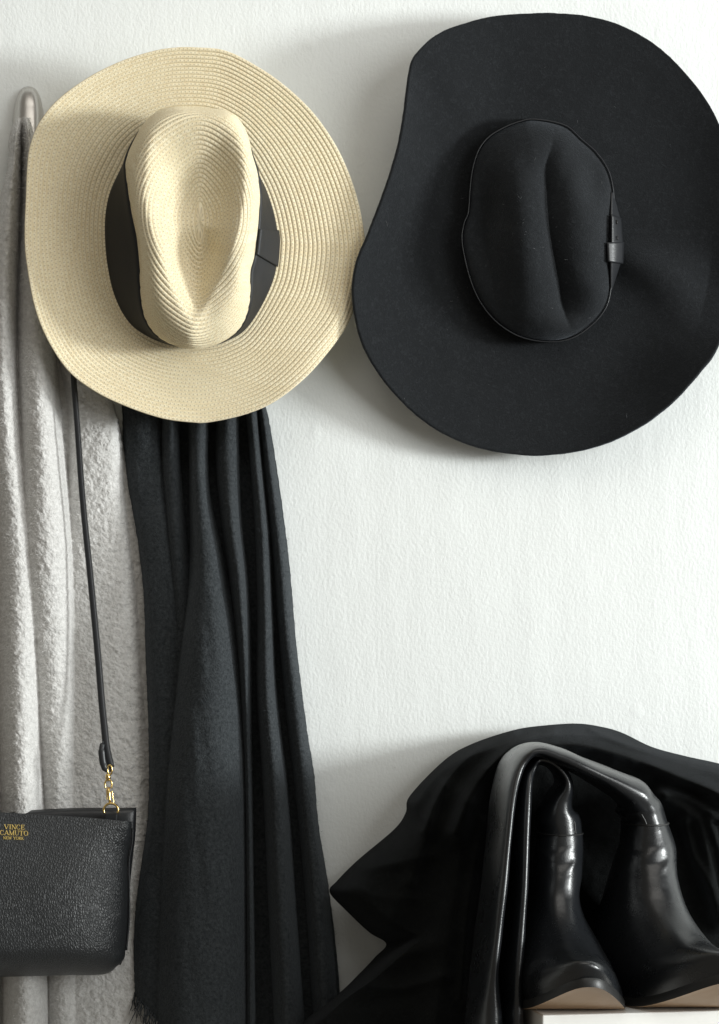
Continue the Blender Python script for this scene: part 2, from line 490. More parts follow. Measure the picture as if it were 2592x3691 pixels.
# ------------------------------------------------------------------ black scarf
sl = spline([1400, 1480, 1700, 1900, 2100, 2400, 2700, 2950, 3200, 3400, 3560, 3800], [436, 440, 450, 488, 514, 526, 536, 532, 495, 468, 456, 470])
sr = spline([1400, 1480, 1700, 2000, 2350, 2650, 2800, 2950, 3150, 3250, 3560, 3800], [940, 962, 1000, 1040, 1072, 1110, 1134, 1146, 1178, 1192, 1224, 1238])
ns, nv = 420, 760
s1 = np.linspace(0, 1, ns); t1 = np.linspace(0, 1, nv)
Tg, Sg = np.meshgrid(t1, s1, indexing='ij')
vend = np.interp(Sg, [0, 0.05, 0.18, 0.5, 1], [3545, 3600, 3720, 3790, 3800])
Vg = 1400 + Tg * (vend - 1400)
Ug = sl(Vg) + (sr(Vg) - sl(Vg)) * Sg
sv = [1400, 1700, 2000, 2400, 2800, 3300, 3800]
scarf_r = [
    (sv, [515, 530, 572, 606, 616, 590, 610], [86, 92, 96, 110, 120, 140, 150], [0.026, 0.027, 0.028, 0.029, 0.030, 0.030, 0.030], 2.6),
    ([1400, 1600, 1900, 2200, 2700, 3800], [622, 614, 632, 655, 640, 640], [40, 42, 46, 50, 60, 60], [0.0358, 0.0358, 0.0323, 0.030, 0.025, 0.025], 2.2),
    ([1400, 1800, 2000, 2300, 2700, 3200, 3800], [715, 722, 744, 752, 742, 728, 720], [46, 46, 70, 128, 176, 206, 216], [0.0448, 0.0466, 0.0493, 0.052, 0.054, 0.052, 0.052], 2.4),
    ([1400, 1700, 1850, 2100, 2400, 2700, 3800], [822, 822, 832, 862, 882, 892, 905], [46, 50, 44, 40, 30, 22, 22], [0.0412, 0.0448, 0.0466, 0.0466, 0.0412, 0.0323, 0.03], 2.2),
    ([1400, 1700, 1900, 2200, 2500, 2800, 3300, 3800], [900, 926, 944, 956, 962, 990, 1020, 1050], [26, 26, 30, 34, 44, 52, 60, 66], [0.0376, 0.0376, 0.0376, 0.0394, 0.0412, 0.0412, 0.0394, 0.0394], 2.2),
    ([1400, 1700, 2000, 2300, 2600, 2800, 3200, 3800], [938, 976, 1010, 1036, 1070, 1096, 1140, 1185], [20, 25, 32, 38, 42, 44, 50, 56], [0.0269, 0.0287, 0.0296, 0.0305, 0.0305, 0.0305, 0.0305, 0.0305], 2.2),
]
edge = np.clip(np.minimum(Sg, 1 - Sg) * (sr(Vg) - sl(Vg)) / 24.0, 0, 1)
scarf_r = [(a, b, list(np.array(c) * 0.88), d_, p) for (a, b, c, d_, p) in scarf_r]
dS = ridge_height(Ug, Vg, scarf_r, 0.007)
dS = dS * (0.5 + 0.5 * np.sqrt(1 - (1 - edge)**2)) * np.interp(Vg, [1400, 1600, 1900, 2300, 3800], [0.85, 1.0, 1.4, 1.65, 1.65])
dS += 0.0022 * noise(Ug, Vg, 130, 21) + 0.0010 * noise(Ug, Vg, 40, 22) + 0.0004 * noise(Ug, Vg, 16, 23) + 0.0003 * noise(Ug, Vg, 8, 24)
dS += 0.0022 * noise(Ug - 0.12 * Vg, Vg * 0.12, 34, 25)
Ug2 = Ug + 2 * noise(Vg, Sg * 0, 14, 26) * (1 - edge)
sp = P(Ug2, Vg, np.maximum(dS, 0.004))
scarf = empty('wool_scarf', P(830, 3800, 0.0).tolist())
tag(scarf, 'long black wool scarf hanging in vertical folds with a frayed hem', 'scarf')
sheet('cloth', sp, M['scarf'], scarf, thick=0.002)
fibres('wool_nap', sp, grid_normals(sp), 26000, 0.0026, 0.00022, M['scarf_nap'], scarf, lean=0.9, seed=5, droop=0.2)
# frayed hem threads
fv, ff, n0 = [], [], 0
r5 = np.random.default_rng(51)
for k in range(64):
    s = (k + r5.uniform(0, 1)) / 64 * 0.22
    j = int(s * (ns - 1)); p0 = sp[-1, j]
    L = r5.uniform(0.014, 0.030); q = np.linspace(0, 1, 7)
    cx = np.clip(r5.normal(-0.2, 0.2), -0.5, 0.3); wv = r5.normal(0, 0.0022); ph = r5.uniform(0, 6)
    path = p0 + np.stack([cx * L * q + wv * np.sin(q * 7 + ph) * q, -0.004 * np.sin(q * 3) + 0.002 * r5.normal() * q, 0.004 - L * q], -1)
    wd = r5.uniform(0.0005, 0.0010) * (1 - 0.6 * q)
    a = path - np.stack([wd, 0*wd, 0*wd], -1); b = path + np.stack([wd, 0*wd, 0*wd], -1); c = path + np.stack([0*wd, -wd, 0*wd], -1)
    v = np.stack([a, b, c], 1).reshape(-1, 3)
    f = grid_faces(7, 3, False, True) + n0
    fv.append(v); ff.append(f); n0 += len(v)
o = build('fringe', np.concatenate(fv), np.concatenate(ff), M['scarf_nap'], scarf); o['kind'] = 'stuff'

# ------------------------------------------------------------------ straw hat
SB = 0.060     # how far the brim's root stands off the wall
SC = (720.0, 800.0)
NTH = 420
th = np.linspace(0, 2*math.pi, NTH, endpoint=False)
brim_o = [(712,171),(804,180),(893,219),(1005,291),(1114,389),(1198,502),(1256,619),(1294,737),(1315,854),(1319,937),(1307,1021),(1281,1105),(1248,1180),(1181,1273),(1097,1365),(988,1448),(879,1494),(754,1521),(687,1521),(586,1507),(469,1469),(352,1415),(251,1340),(176,1231),(126,1105),(96,938),(90,837),(94,720),(99,602),(109,527),(142,443),(209,360),(318,280),(436,221),(553,184),(637,171)]
base_o = [(440,616),(407,686),(391,747),(385,812),(388,905),(400,989),(416,1054),(444,1119),(481,1170),(533,1207),(588,1232),(649,1246),(700,1248),(765,1242),(812,1228),(882,1184),(942,1091),(984,989),(996,882),(993,835),(979,765),(956,695),(930,640),(895,575),(840,505),(760,460),(680,450),(600,458),(530,490),(475,545)]
bandtop_o = [(456,579),(456,626),(463,682),(472,742),(486,812),(498,882),(505,951),(507,1007),(514,1068),(528,1128),(556,1179),(598,1221),(644,1247),(700,1256),(747,1249),(793,1231),(835,1198),(872,1147),(893,1082),(898,1021),(900,975),(914,928),(924,858),(933,765),(935,695),(924,616),(908,560),(893,495),(872,449),(835,409),(765,393),(695,388),(626,388),(570,402),(519,449),(481,514)]
crest_o = [(519,626),(514,695),(523,765),(542,849),(565,919),(588,989),(612,1054),(635,1100),(667,1147),(695,1168),(728,1137),(761,1082),(798,1017),(826,951),(854,882),(872,802),(886,719),(888,635),(880,560),(856,495),(814,446),(756,428),(672,426),(600,443),(549,488),(526,555)]
rB = polar_outline(brim_o, SC, th); r0 = polar_outline(base_o, SC, th)
r1 = polar_outline(bandtop_o, SC, th); r2 = polar_outline(crest_o, SC, th)
hCrest = ang([0, 45, 75, 90, 105, 135, 180, 225, 270, 315], [.098, .094, .080, .074, .080, .094, .100, .100, .096, .098], th)
hBand = ang([0, 90, 180, 270], [.040, .036, .042, .048], th)
# crown profile along every ray: centre -> crest -> upper edge of the ribbon -> root of the brim
K = 121
q = np.linspace(0, 1, K)
hc0 = 0.066
prof = np.zeros((NTH, K, 2)); qtop = np.zeros(NTH)
for i in range(NTH):
    fr = max(0.0, math.sin(th[i])) ** 3
    pts = []
    for x in (0.0, 0.16, 0.32, 0.46, 0.58, 0.70, 0.81, 0.91, 1.0):
        hx_ = hc0 + (hCrest[i] - hc0) * math.sin(math.pi / 2 * x ** 2.1) - 0.012 * fr * math.sin(math.pi * x) ** 1.8 - 0.0012 * (x == 1.0)
        pts.append((x * r2[i], hx_))
    pts += [(r2[i] + 0.42 * (r1[i] - r2[i]) + 5, hCrest[i] - 0.009), (r2[i] + 0.78 * (r1[i] - r2[i]), hBand[i] + 0.40 * (hCrest[i] - hBand[i])),
            (r1[i], hBand[i]), (r1[i] + 0.55 * (r0[i] - r1[i]), hBand[i] * 0.45), (r0[i], 0.0)]
    c = catmull(np.array([(a, b / S) for a, b in pts]), 700)
    L = np.concatenate([[0], np.cumsum(np.hypot(*np.diff(c, axis=0).T))])
    qtop[i] = L[round(699 * 11 / 13)] / L[-1]
    prof[i, :, 0] = np.interp(q, L / L[-1], c[:, 0]); prof[i, :, 1] = np.interp(q, L / L[-1], c[:, 1]) * S
# soften across neighbouring rays so the pinch stays a fold, not a spike
for _ in range(2):
    prof = 0.5 * prof + 0.25 * (np.roll(prof, 1, 0) + np.roll(prof, -1, 0))
def tilt(u, v): return 0.000012 * (820 - v) * 1.0
cu = SC[0] + prof[:, :, 0] * np.cos(th)[:, None]; cv = SC[1] + prof[:, :, 0] * np.sin(th)[:, None]
cd = SB + prof[:, :, 1] + tilt(cu, cv)
crown_p = P(cu, cv, cd)
cn = np.cross(np.roll(crown_p, -1, 0) - np.roll(crown_p, 1, 0), np.gradient(crown_p, axis=1))
cn /= np.linalg.norm(cn, axis=-1, keepdims=True) + 1e-12
ctr = np.array(P(*SC, SB - 0.02))
flipm = np.sum(cn * (crown_p - ctr), -1) < 0
if flipm[:, 20:].mean() > 0.5: cn = -cn
cn[:, :3] = (0, -1, 0)
# brim surface
Q = 61
qb = np.linspace(0, 1, Q)
lift = ang([0, 30, 60, 90, 120, 150, 180, 210, 240, 270, 300, 330], [.000, .002, .014, .018, .024, .032, .034, .030, .022, .012, .010, .002], th)
bu = SC[0] + (r0[:, None] * (1 - qb) + rB[:, None] * qb) * np.cos(th)[:, None]
bv = SC[1] + (r0[:, None] * (1 - qb) + rB[:, None] * qb) * np.sin(th)[:, None]
bd = SB + lift[:, None] * (0.25 * qb + 0.75 * qb**2.0) + tilt(bu, bv)
bd += 0.0025 * np.sin(3 * th + 1.0)[:, None] * qb**2 + 0.0015 * np.sin(7 * th)[:, None] * qb**3
# the right-hand lower edge turns over a little
bd -= 0.010 * (np.exp(-((th - math.radians(33)) / 0.30)**2))[:, None] * np.clip((qb - 0.86) / 0.14, 0, 1)**1.5
brim_p = P(bu, bv, bd)
bn = np.cross(np.roll(brim_p, -1, 0) - np.roll(brim_p, 1, 0), np.gradient(brim_p, axis=1))
bn /= np.linalg.norm(bn, axis=-1, keepdims=True) + 1e-12
if (bn[..., 1] > 0).mean() > 0.5: bn = -bn

hat = empty('straw_hat', P(SC[0], SC[1], SB - 0.03).tolist())
tag(hat, 'natural straw fedora with a black ribbon band hung over the black scarf', 'hat')
crown = sheet('crown', crown_p - cn * 0.0011, M['straw'], hat, wrap_n=True, uv=np.stack([np.zeros((NTH, K)), np.full((NTH, K), 0.05)], -1))
brim = sheet('brim', brim_p - bn * 0.0011, M['straw'], hat, wrap_n=True, uv=np.stack([np.zeros((NTH, Q)), np.full((NTH, Q), 0.05)], -1))

PR_S = np.array([0.0, 0.06, 0.18, 0.50, 0.82, 1.0, 1.06])
PR_H = np.array([-0.0009, 0.0001, 0.0006, 0.0007, 0.0004, -0.0001, -0.0006])
STITCH = 0.0042
def braid_rows(surf, nrm, parent, width, first, count, jitter_seed, stop_arc=None):
    """sewn rows of braid: each a raised strip of equal width measured on the hat's surface"""
    n, k = surf.shape[:2]
    step = np.linalg.norm(np.diff(surf, axis=1), axis=-1)
    arc = np.concatenate([np.zeros((n, 1)), np.cumsum(step, 1)], 1)
    total = arc[:, -1]
    if count:       # rows that share the ray evenly
        edges = [total * i / count for i in range(count + 1)]
    else:
        nr = int(np.ceil((total.max() - first.min()) / width))
        edges = [first * 0.0] + [first + width * i for i in range(nr + 1)]
    jr = np.random.default_rng(jitter_seed)
    for i in range(len(edges) - 1):
        a0, a1 = edges[i], edges[i + 1]
        live = a0 < total - 0.0004
        if not live.any(): continue
        pts = np.zeros((n + 1, len(PR_S), 3)); uv = np.zeros((n + 1, len(PR_S), 2))
        amp = jr.uniform(0.85, 1.15); off = jr.uniform(0, 1)
        wav = 0.03 * np.sin(np.arange(n) * 2*math.pi / n * jr.integers(3, 9) + jr.uniform(0, 6))
        for m, (s, h) in enumerate(zip(PR_S, PR_H)):
            a = np.minimum(a0 + (a1 - a0) * (s + wav * s * (1 - s)), total)
            a = np.maximum(a, 0)
            idx = np.array([np.interp(a[j], arc[j], np.arange(k)) for j in range(n)])
            lo = np.clip(idx.astype(int), 0, k - 2); f = (idx - lo)[:, None]
            J = np.arange(n)
            p = surf[J, lo] * (1 - f) + surf[J, lo + 1] * f; nn = nrm[J, lo] * (1 - f) + nrm[J, lo + 1] * f
            p = p + nn * h * amp
            pts[:n, m] = p; pts[n, m] = p[0]
        mid = pts[:, 3]
        ln = np.concatenate([[0], np.cumsum(np.linalg.norm(np.diff(mid, axis=0), axis=1))])
        rep = max(1, round(ln[-1] / STITCH))
        uv[..., 0] = (ln / ln[-1] * rep)[:, None] + off; uv[..., 1] = np.clip(PR_S, 0, 1)[None]
        f = grid_faces(n + 1, len(PR_S))
        keep = np.repeat(np.concatenate([live]), len(PR_S) - 1)
        build('braid_row', pts.reshape(-1, 3), f[keep], M['straw'], parent, uv=uv)
# rows of the crown start round a short centre strip, so they are ovals
first = 0.0085 / np.sqrt((np.cos(th) / 0.62)**2 + (np.sin(th) / 2.4)**2)
braid_rows(crown_p, cn, crown, 0.0048, first, None, 5)
braid_rows(brim_p, bn, brim, None, None, 20, 6)
# ribbon band between brim root and the crown's upper part
def on_crown(u_of_q, off):
    idx = u_of_q * (K - 1); lo = np.clip(idx.astype(int), 0, K - 2); f = (idx - lo)[..., None]
    J = np.broadcast_to(np.arange(NTH)[:, None], idx.shape)
    return (crown_p[J, lo] * (1 - f) + crown_p[J, lo + 1] * f) + off[..., None] * (cn[J, lo] * (1 - f) + cn[J, lo + 1] * f)
arc = np.concatenate([np.zeros((NTH, 1)), np.cumsum(np.linalg.norm(np.diff(crown_p, axis=1), axis=-1), 1)], 1)
for _ in range(6): qtop = (np.roll(qtop, 1) + qtop + np.roll(qtop, -1)) / 3
wq = np.abs(np.sin(th)) ** 10
qtop = qtop * (1 - wq) + 0.97 * wq
ss = np.linspace(0, 1, 14)
qq = qtop[:, None] * (1 - ss) + 1.0 * ss
off = 0.0024 * np.minimum(1, np.minimum(ss, 1.2 - ss) * 20 + 0.35)[None] * (1 - 0.6 * np.abs(np.sin(th))[:, None] ** 8)
band = sheet('ribbon_band', on_crown(qq, off), M['ribbon'], hat, wrap_n=True, thick=0.0012)
sel = (th > math.radians(6)) & (th < math.radians(31))
bow = on_crown(qq, off + 0.0015)[sel]
bow += np.array([0.0006, -0.0008, 0]) 
sheet('bow', bow, M['ribbon'], hat, thick=0.0013)

# ------------------------------------------------------------------ black felt hat
FB = 0.026
FC = (1955.0, 838.0)
NB = 480
th = np.linspace(0, 2*math.pi, NB, endpoint=False)
fbrim_o = [(1930,47),(2020,48),(2120,58),(2230,88),(2350,152),(2450,240),(2540,352),(2592,450),(2640,600),(2662,800),(2650,1010),(2592,1235),(2520,1340),(2420,1450),(2300,1540),(2150,1608),(1980,1638),(1850,1635),(1720,1610),(1590,1556),(1480,1474),(1380,1362),(1312,1245),(1282,1130),(1275,1035),(1293,935),(1335,835),(1400,660),(1440,525),(1462,400),(1474,295),(1488,222),(1512,183),(1570,130),(1650,92),(1780,58)]
fcrown_o = [(1921,434),(1991,443),(2047,462),(2093,504),(2149,555),(2191,620),(2208,699),(2205,769),(2202,862),(2203,955),(2200,1025),(2186,1095),(2149,1150),(2093,1197),(2042,1220),(1986,1227),(1916,1220),(1851,1197),(1786,1150),(1735,1085),(1702,1011),(1679,922),(1670,857),(1678,805),(1693,765),(1698,694),(1706,620),(1726,550),(1763,499),(1823,462),(1879,441)]
RO = polar_outline(fbrim_o, FC, th); RC = polar_outline(fcrown_o, FC, th)
def ftilt(v): return 0.000012 * (838 - v)
felt_hat = empty('felt_hat', P(FC[0], FC[1], FB - 0.03).tolist())
tag(felt_hat, 'black wide-brimmed felt hat with a thin leather band and buckle hung on the bare wall', 'hat')
qb = np.linspace(0, 1, 90)
flift = ang([0, 18, 35, 60, 90, 115, 140, 155, 170, 190, 210, 224, 236, 255, 280, 310, 340], [.030, .022, .044, .034, .014, .018, .034, .044, .050, .052, .052, .050, .040, .018, .008, .012, .026], th)
rr = RC[:, None] * 0.96 * (1 - qb) + RO[:, None] * qb
fu = FC[0] + rr * np.cos(th)[:, None]; fv_ = FC[1] + rr * np.sin(th)[:, None]
fd = FB + flift[:, None] * (0.10 * qb + 0.90 * qb**2.3) + ftilt(fv_)
fd += 0.015 * np.exp(-((th - math.radians(19)) / 0.20)**2)[:, None] * np.sin(np.clip(qb * 1.25, 0, 1) * math.pi)
fd += 0.010 * np.exp(-(((th - math.radians(236) + math.pi) % (2*math.pi) - math.pi) / 0.25)**2)[:, None] * np.sin(qb * math.pi)
fd += 0.0014 * noise(fu, fv_, 190, 31) + 0.0006 * noise(fu, fv_, 60, 32)
jag = 1.3 * noise(np.arange(NB)[:, None] * 1.0, qb[None] * 0, 2.0, 33) * (qb > 0.98)[None]
fbp = P(fu + jag * np.cos(th)[:, None], fv_ + jag * np.sin(th)[:, None], fd)
sheet('brim', fbp, M['felt'], felt_hat, wrap_n=True, thick=0.0032)
# crown
KR = 150
rho = np.linspace(0, 1, KR)
ru = FC[0] + RC[:, None] * rho * np.cos(th)[:, None]; rv = FC[1] + RC[:, None] * rho * np.sin(th)[:, None]
HH = 0.088
hz = 0.018 + (HH - 0.018) * np.clip(1 - rho**2.2, 0, 1)[None] ** 0.8 * np.ones((NB, 1))
cx = spline([420, 520, 600, 700, 850, 1000, 1130, 1190, 1240], [2010, 1990, 1968, 1972, 1985, 2012, 2036, 2062, 2110])
A = spline([440, 520, 640, 800, 1000, 1120, 1190, 1225], [0.0, 0.014, 0.038, 0.046, 0.046, 0.036, 0.010, 0.0])(rv)
dx = ru - cx(rv)
rgt = np.clip(dx, 0, None); lft = np.clip(-dx, 0, None)
crease = np.where(dx < 0, 0.55 * np.exp(-lft / 34.0) + 0.45 * np.exp(-(lft / 95.0)**2), 0.35 * np.exp(-rgt / 40.0) + 0.65 * np.exp(-(rgt / 125.0)**2))
hz = hz - 0.042 * np.clip(lft / 240.0, 0, 1)**1.15 * (1 - rho**3)[None]
hz = hz - A * crease * (1 - rho**9)[None]
# dents of the right-hand side and of the left-hand side
hz -= 0.020 * np.exp(-(((ru - 2150) / 60)**2 + ((rv - 640) / 95)**2)) * (1 - rho**6)[None]
hz -= 0.016 * np.exp(-(((ru - 1745) / 75)**2 + ((rv - 800) / 160)**2)) * (1 - rho**6)[None]
hz += 0.0016 * noise(ru, rv, 90, 35) * np.clip((1 - rho) * 6, 0, 1)[None] + 0.0006 * noise(ru, rv, 35, 36)
fd2 = FB + np.maximum(hz, 0.004) + ftilt(rv)
cr = P(ru, rv, fd2)
low = P(FC[0] + RC * np.cos(th), FC[1] + RC * np.sin(th), FB - 0.002 + ftilt(FC[1] + RC * np.sin(th)))
cr = np.concatenate([cr, low[:, None]], 1)
sheet('crown', cr, M['felt'], felt_hat, wrap_n=True)
# leather band standing round the crown's foot
bu2 = FC[0] + (RC + 2.5) * np.cos(th); bv2 = FC[1] + (RC + 2.5) * np.sin(th)
ho = 4.6
ring = []
for (dr, hh) in ((0, 0.002), (0, 0.0215), (ho * 0.25, 0.0225), (ho * 0.75, 0.0225), (ho, 0.0215), (ho, 0.002)):
    ring.append(P(bu2 + dr * np.cos(th), bv2 + dr * np.sin(th), FB + hh + ftilt(bv2)))
hb = sheet('leather_band', np.stack(ring, 1), M['strap'], felt_hat, wrap_n=True)
def leather_patch(name, quad, ds, parent, thick=0.0022, arch=0.0):
    """curved leather tab: quad = inner-top, outer-top, outer-bottom, inner-bottom (photograph positions)"""
    n, m = 14, 9
    a = np.linspace(0, 1, n)[:, None]; b = np.linspace(0, 1, m)[None]
    qd = np.array(quad, float)
    uq = (qd[0, 0]*(1-b) + qd[1, 0]*b)*(1-a) + (qd[3, 0]*(1-b) + qd[2, 0]*b)*a
    vq = (qd[0, 1]*(1-b) + qd[1, 1]*b)*(1-a) + (qd[3, 1]*(1-b) + qd[2, 1]*b)*a
    dq = (ds[0]*(1-b) + ds[1]*b)*(1-a) + (ds[3]*(1-b) + ds[2]*b)*a + arch * np.sin(b * math.pi)
    return sheet(name, P(uq, vq, dq + ftilt(vq)), M['strap'], parent, thick=thick)
f1 = FB + 0.031; f2 = FB + 0.012
leather_patch('strap_end', [(2207, 692), (2211, 694), (2240, 800), (2205, 800)], [f1 - .006, f1 - .008, f2, f1], felt_hat)
tg_ = leather_patch('strap_tongue', [(2207, 772), (2240, 786), (2246, 884), (2206, 884)], [f1 + .004, f2 + .006, f2 + .006, f1 + .004], felt_hat, 0.0026, 0.002)
for (hx, hy) in ((2224, 800), (2226, 858)):
    tube('punch_hole', P(hx + 3 * np.array([-.3, 0, .3]), hy + np.array([-7, 0, 7.0]), f1 - 0.002 + ftilt(800) + .0015), 0.0007, M['rand'], tg_, sides=6)
leather_patch('keeper_loop', [(2189, 874), (2250, 872), (2247, 950), (2193, 942)], [f1 + .007, f2 + .009, f2 + .009, f1 + .007], felt_hat, 0.004, 0.004)
leather_patch('strap_tail', [(2204, 936), (2238, 948), (2212, 1030), (2204, 1050)], [f1 + .004, f2 + .005, f2 + .006, f1 - .010], felt_hat, 0.0026, 0.001)
wgt = np.ones((NB, 90)); wgt[:, :10] = 0.1
nb_ = grid_normals(fbp)
fibres('felt_nap', fbp, nb_, 9000, 0.0011, 0.00016, M['felt'], felt_hat, lean=0.8, seed=9, weight=np.where(qb > 0.985, 14.0, 1.0)[None] * np.ones((NB, 1)))
fibres('lint', np.concatenate([fbp.reshape(-1, 3), cr[:, :KR].reshape(-1, 3)]), np.concatenate([nb_.reshape(-1, 3), np.tile([0, -1.0, 0], (NB*KR, 1))]), 170, 0.0030, 0.00028, M['lint'], felt_hat, lean=1.6, seed=10)

# ------------------------------------------------------------------ handbag
bag = empty('handbag', P(60, 3520, 0.06).tolist())
tag(bag, 'black pebbled leather crossbody bag with gold lettering hanging in front of the grey coat', 'handbag')
BL, BR = -390.0, 472.0
b_top = spline([-400, 0, 180, 330, 475], [2922, 2928, 2938, 2948, 2962])
b_right = spline([2900, 2975, 3040, 3085, 3200, 3330, 3430, 3520], [474, 475, 470, 461, 462, 458, 452, 448])
b_bot = spline([-400, 0, 250, 400, 475], [3528, 3522, 3516, 3512, 3500])
def bag_depth(s, t):
    x = np.abs(2 * s - 1)
    sx = np.sqrt(np.clip(1 - x**4.2, 0, 1)); top_ = 0.30 + 0.70 * np.sin(np.clip(t / 0.86, 0, 1) * math.pi / 2)
    bot = np.sqrt(np.clip(1 - np.clip((t - 0.80) / 0.20, 0, 1)**2.4, 0, 1))
    rt = np.clip((t - 0.04) / 0.12, 0, 1)
    return 0.064 + (0.010 + 0.048 * top_) * (sx * (0.35 + 0.65 * rt) + (1 - sx) * 0 + (1 - rt) * 0.65 * np.sqrt(np.clip(1 - x**60, 0, 1))) * bot
ns, nt = 300, 240
s1 = 0.5 - 0.5 * np.cos(np.linspace(0, 1, ns) * math.pi); s1 = 0.5 * s1 + 0.5 * np.linspace(0, 1, ns); t1 = np.linspace(0, 1, nt)
Tg, Sg = np.meshgrid(t1, s1, indexing='ij')
def bag_uv(s, t):
    u0 = BL + (BR - BL) * s
    v = b_top(u0) + (b_bot(u0) - b_top(u0)) * t
    u = BL + (b_right(v) - BL) * s
    cor = np.clip((t - 0.88) / 0.12, 0, 1)**2 * np.clip((s - 0.90) / 0.10, 0, 1)**2
    return u - 30 * cor, v - 18 * cor
bu3, bv3 = bag_uv(Sg, Tg)
bd3 = bag_depth(Sg, Tg) + 0.0016 * noise(bu3, bv3, 170, 41) * np.clip((1 - Sg) * 9, 0, 1)
# crumple by the right-hand edge
bd3 += 0.0022 * noise(bu3 * 0.25, bv3, 38, 42) * np.exp(-((Sg - 0.965) / 0.035)**2)
front = sheet('front_pouch', P(bu3, bv3, bd3), M['bag'], bag, thick=0.002)
# back compartment, a flat pocket a little taller and wider
Tg2, Sg2 = np.meshgrid(np.linspace(0, 1, 60), np.linspace(0, 1, 80), indexing='ij')
bt2 = spline([-400, 0, 120, 200, 495], [2934, 2932, 2920, 2915, 2911])
br2 = spline([2900, 3000, 3100, 3200, 3400, 3520], [492, 489, 478, 468, 456, 425])
u0 = BL + 6 + (488 - BL) * Sg2
vv2 = bt2(u0) + (3478 - bt2(u0)) * Tg2
uu2 = BL + 6 + (br2(vv2) - BL - 6) * Sg2
dd2 = 0.058 + 0.008 * np.sqrt(np.clip(1 - np.abs(2 * Sg2 - 1)**14, 0, 1)) * np.sqrt(np.clip(1 - np.abs(2 * Tg2 - 1)**16, 0, 1))
sheet('back_pouch', P(uu2, vv2, dd2), M['strap'], bag, thick=0.004)
# piping down the right-hand seam
pv = np.linspace(2985, 3425, 40)
tube('piping', P(b_right(pv) + 5 + 1.5 * np.sin(pv / 37), pv, 0.0655), 0.0011, M['strap'], bag, sides=8)
# strap: rolled leather cord running up behind the straw hat
pu = spline([1150, 1370, 1500, 1800, 2100, 2350, 2600, 2720, 2760], [262, 266, 276, 298, 328, 352, 374, 389, 399])
pv = np.linspace(1150, 2765, 120)
dst = spline([1150, 1400, 2000, 2500, 2765], [0.046, 0.055, 0.052, 0.056, 0.068])(pv)
wdt = np.interp(pv, [1150, 1400, 2600, 2700, 2765], [10.0, 10.5, 12.5, 13.0, 13.5]) * S
st = tube('strap', P(pu(pv), pv, dst), wdt, M['strap'], bag, sides=14, flat=0.55)
tube('strap_edge', P(pu(pv) + wdt / S * 0.80, pv, dst + 0.0012), 0.0006, M['rand'], st, sides=6)
fold = [P(372, 2672, 0.070), P(366, 2700, 0.0735), P(369, 2740, 0.0745), P(376, 2768, 0.0735), P(390, 2778, 0.071), P(403, 2768, 0.069)]
tube('strap_fold', fold, np.array([3, 9, 11.5, 11.5, 10, 8, 7, 6.5] + [6] * 0)[np.linspace(0, 7, 40).round().astype(int)] * S, M['strap'], bag, n=40, flat=0.6)
# gold snap hook and ring
def ring_path(u, v, d, ru_, rv_, a0=0, a1=2*math.pi, n=40, turn=0.0):
    a = np.linspace(a0, a1, n, endpoint=abs(a1 - a0 - 2*math.pi) > 1e-6)
    return P(u + ru_ * np.cos(a), v + rv_ * np.sin(a), d + turn * np.cos(a))
clasp = tube('snap_hook', np.stack([P(391, 2838, .074), P(393, 2860, .0745), P(395, 2880, .075), P(397, 2898, .0755)]), np.array([5.5, 5.0, 4.6, 5.5]) * S, M['gold'], bag, sides=12, flat=0.8)
tube('swivel_eye', ring_path(396, 2775, 0.072, 8, 17), 0.0010, M['gold'], clasp, closed=True, sides=10)
tube('swivel_post', np.stack([P(389, 2788, .073), P(389, 2792, .073), P(389.5, 2799, .073), P(390, 2806, .073), P(390, 2812, .073)]), np.array([5.5, 8, 9.5, 9.5, 6]) * S, M['gold'], clasp, sides=14)
tube('swivel_frame', np.array([P(380, 2842, .074), P(378.5, 2824, .074), P(383, 2814, .074), P(391, 2812, .074), P(399, 2814, .074), P(403, 2824, .074), P(402, 2842, .074)]), 0.0010, M['gold'], clasp, n=40, sides=10)
tube('gate', np.array([P(403, 2850, .0735), P(406, 2870, .0735), P(409, 2890, .074), P(406, 2899, .0745)]), 0.00085, M['gold'], clasp, n=20, sides=8)
tube('spring_bar', np.array([P(385, 2845, .0735), P(386, 2865, .0735), P(386, 2884, .074)]), 0.0008, M['gold'], clasp, n=16, sides=8)
tube('d_ring', ring_path(400, 2921, 0.0785, 26, 25, math.radians(155), math.radians(385)), 0.0013, M['gold'], bag, sides=12)
boxy('ring_tab', P(400, 2946, 0.0745), (0.0065, 0.002, 0.0045), M['strap'], bag, bevel=0.0012)

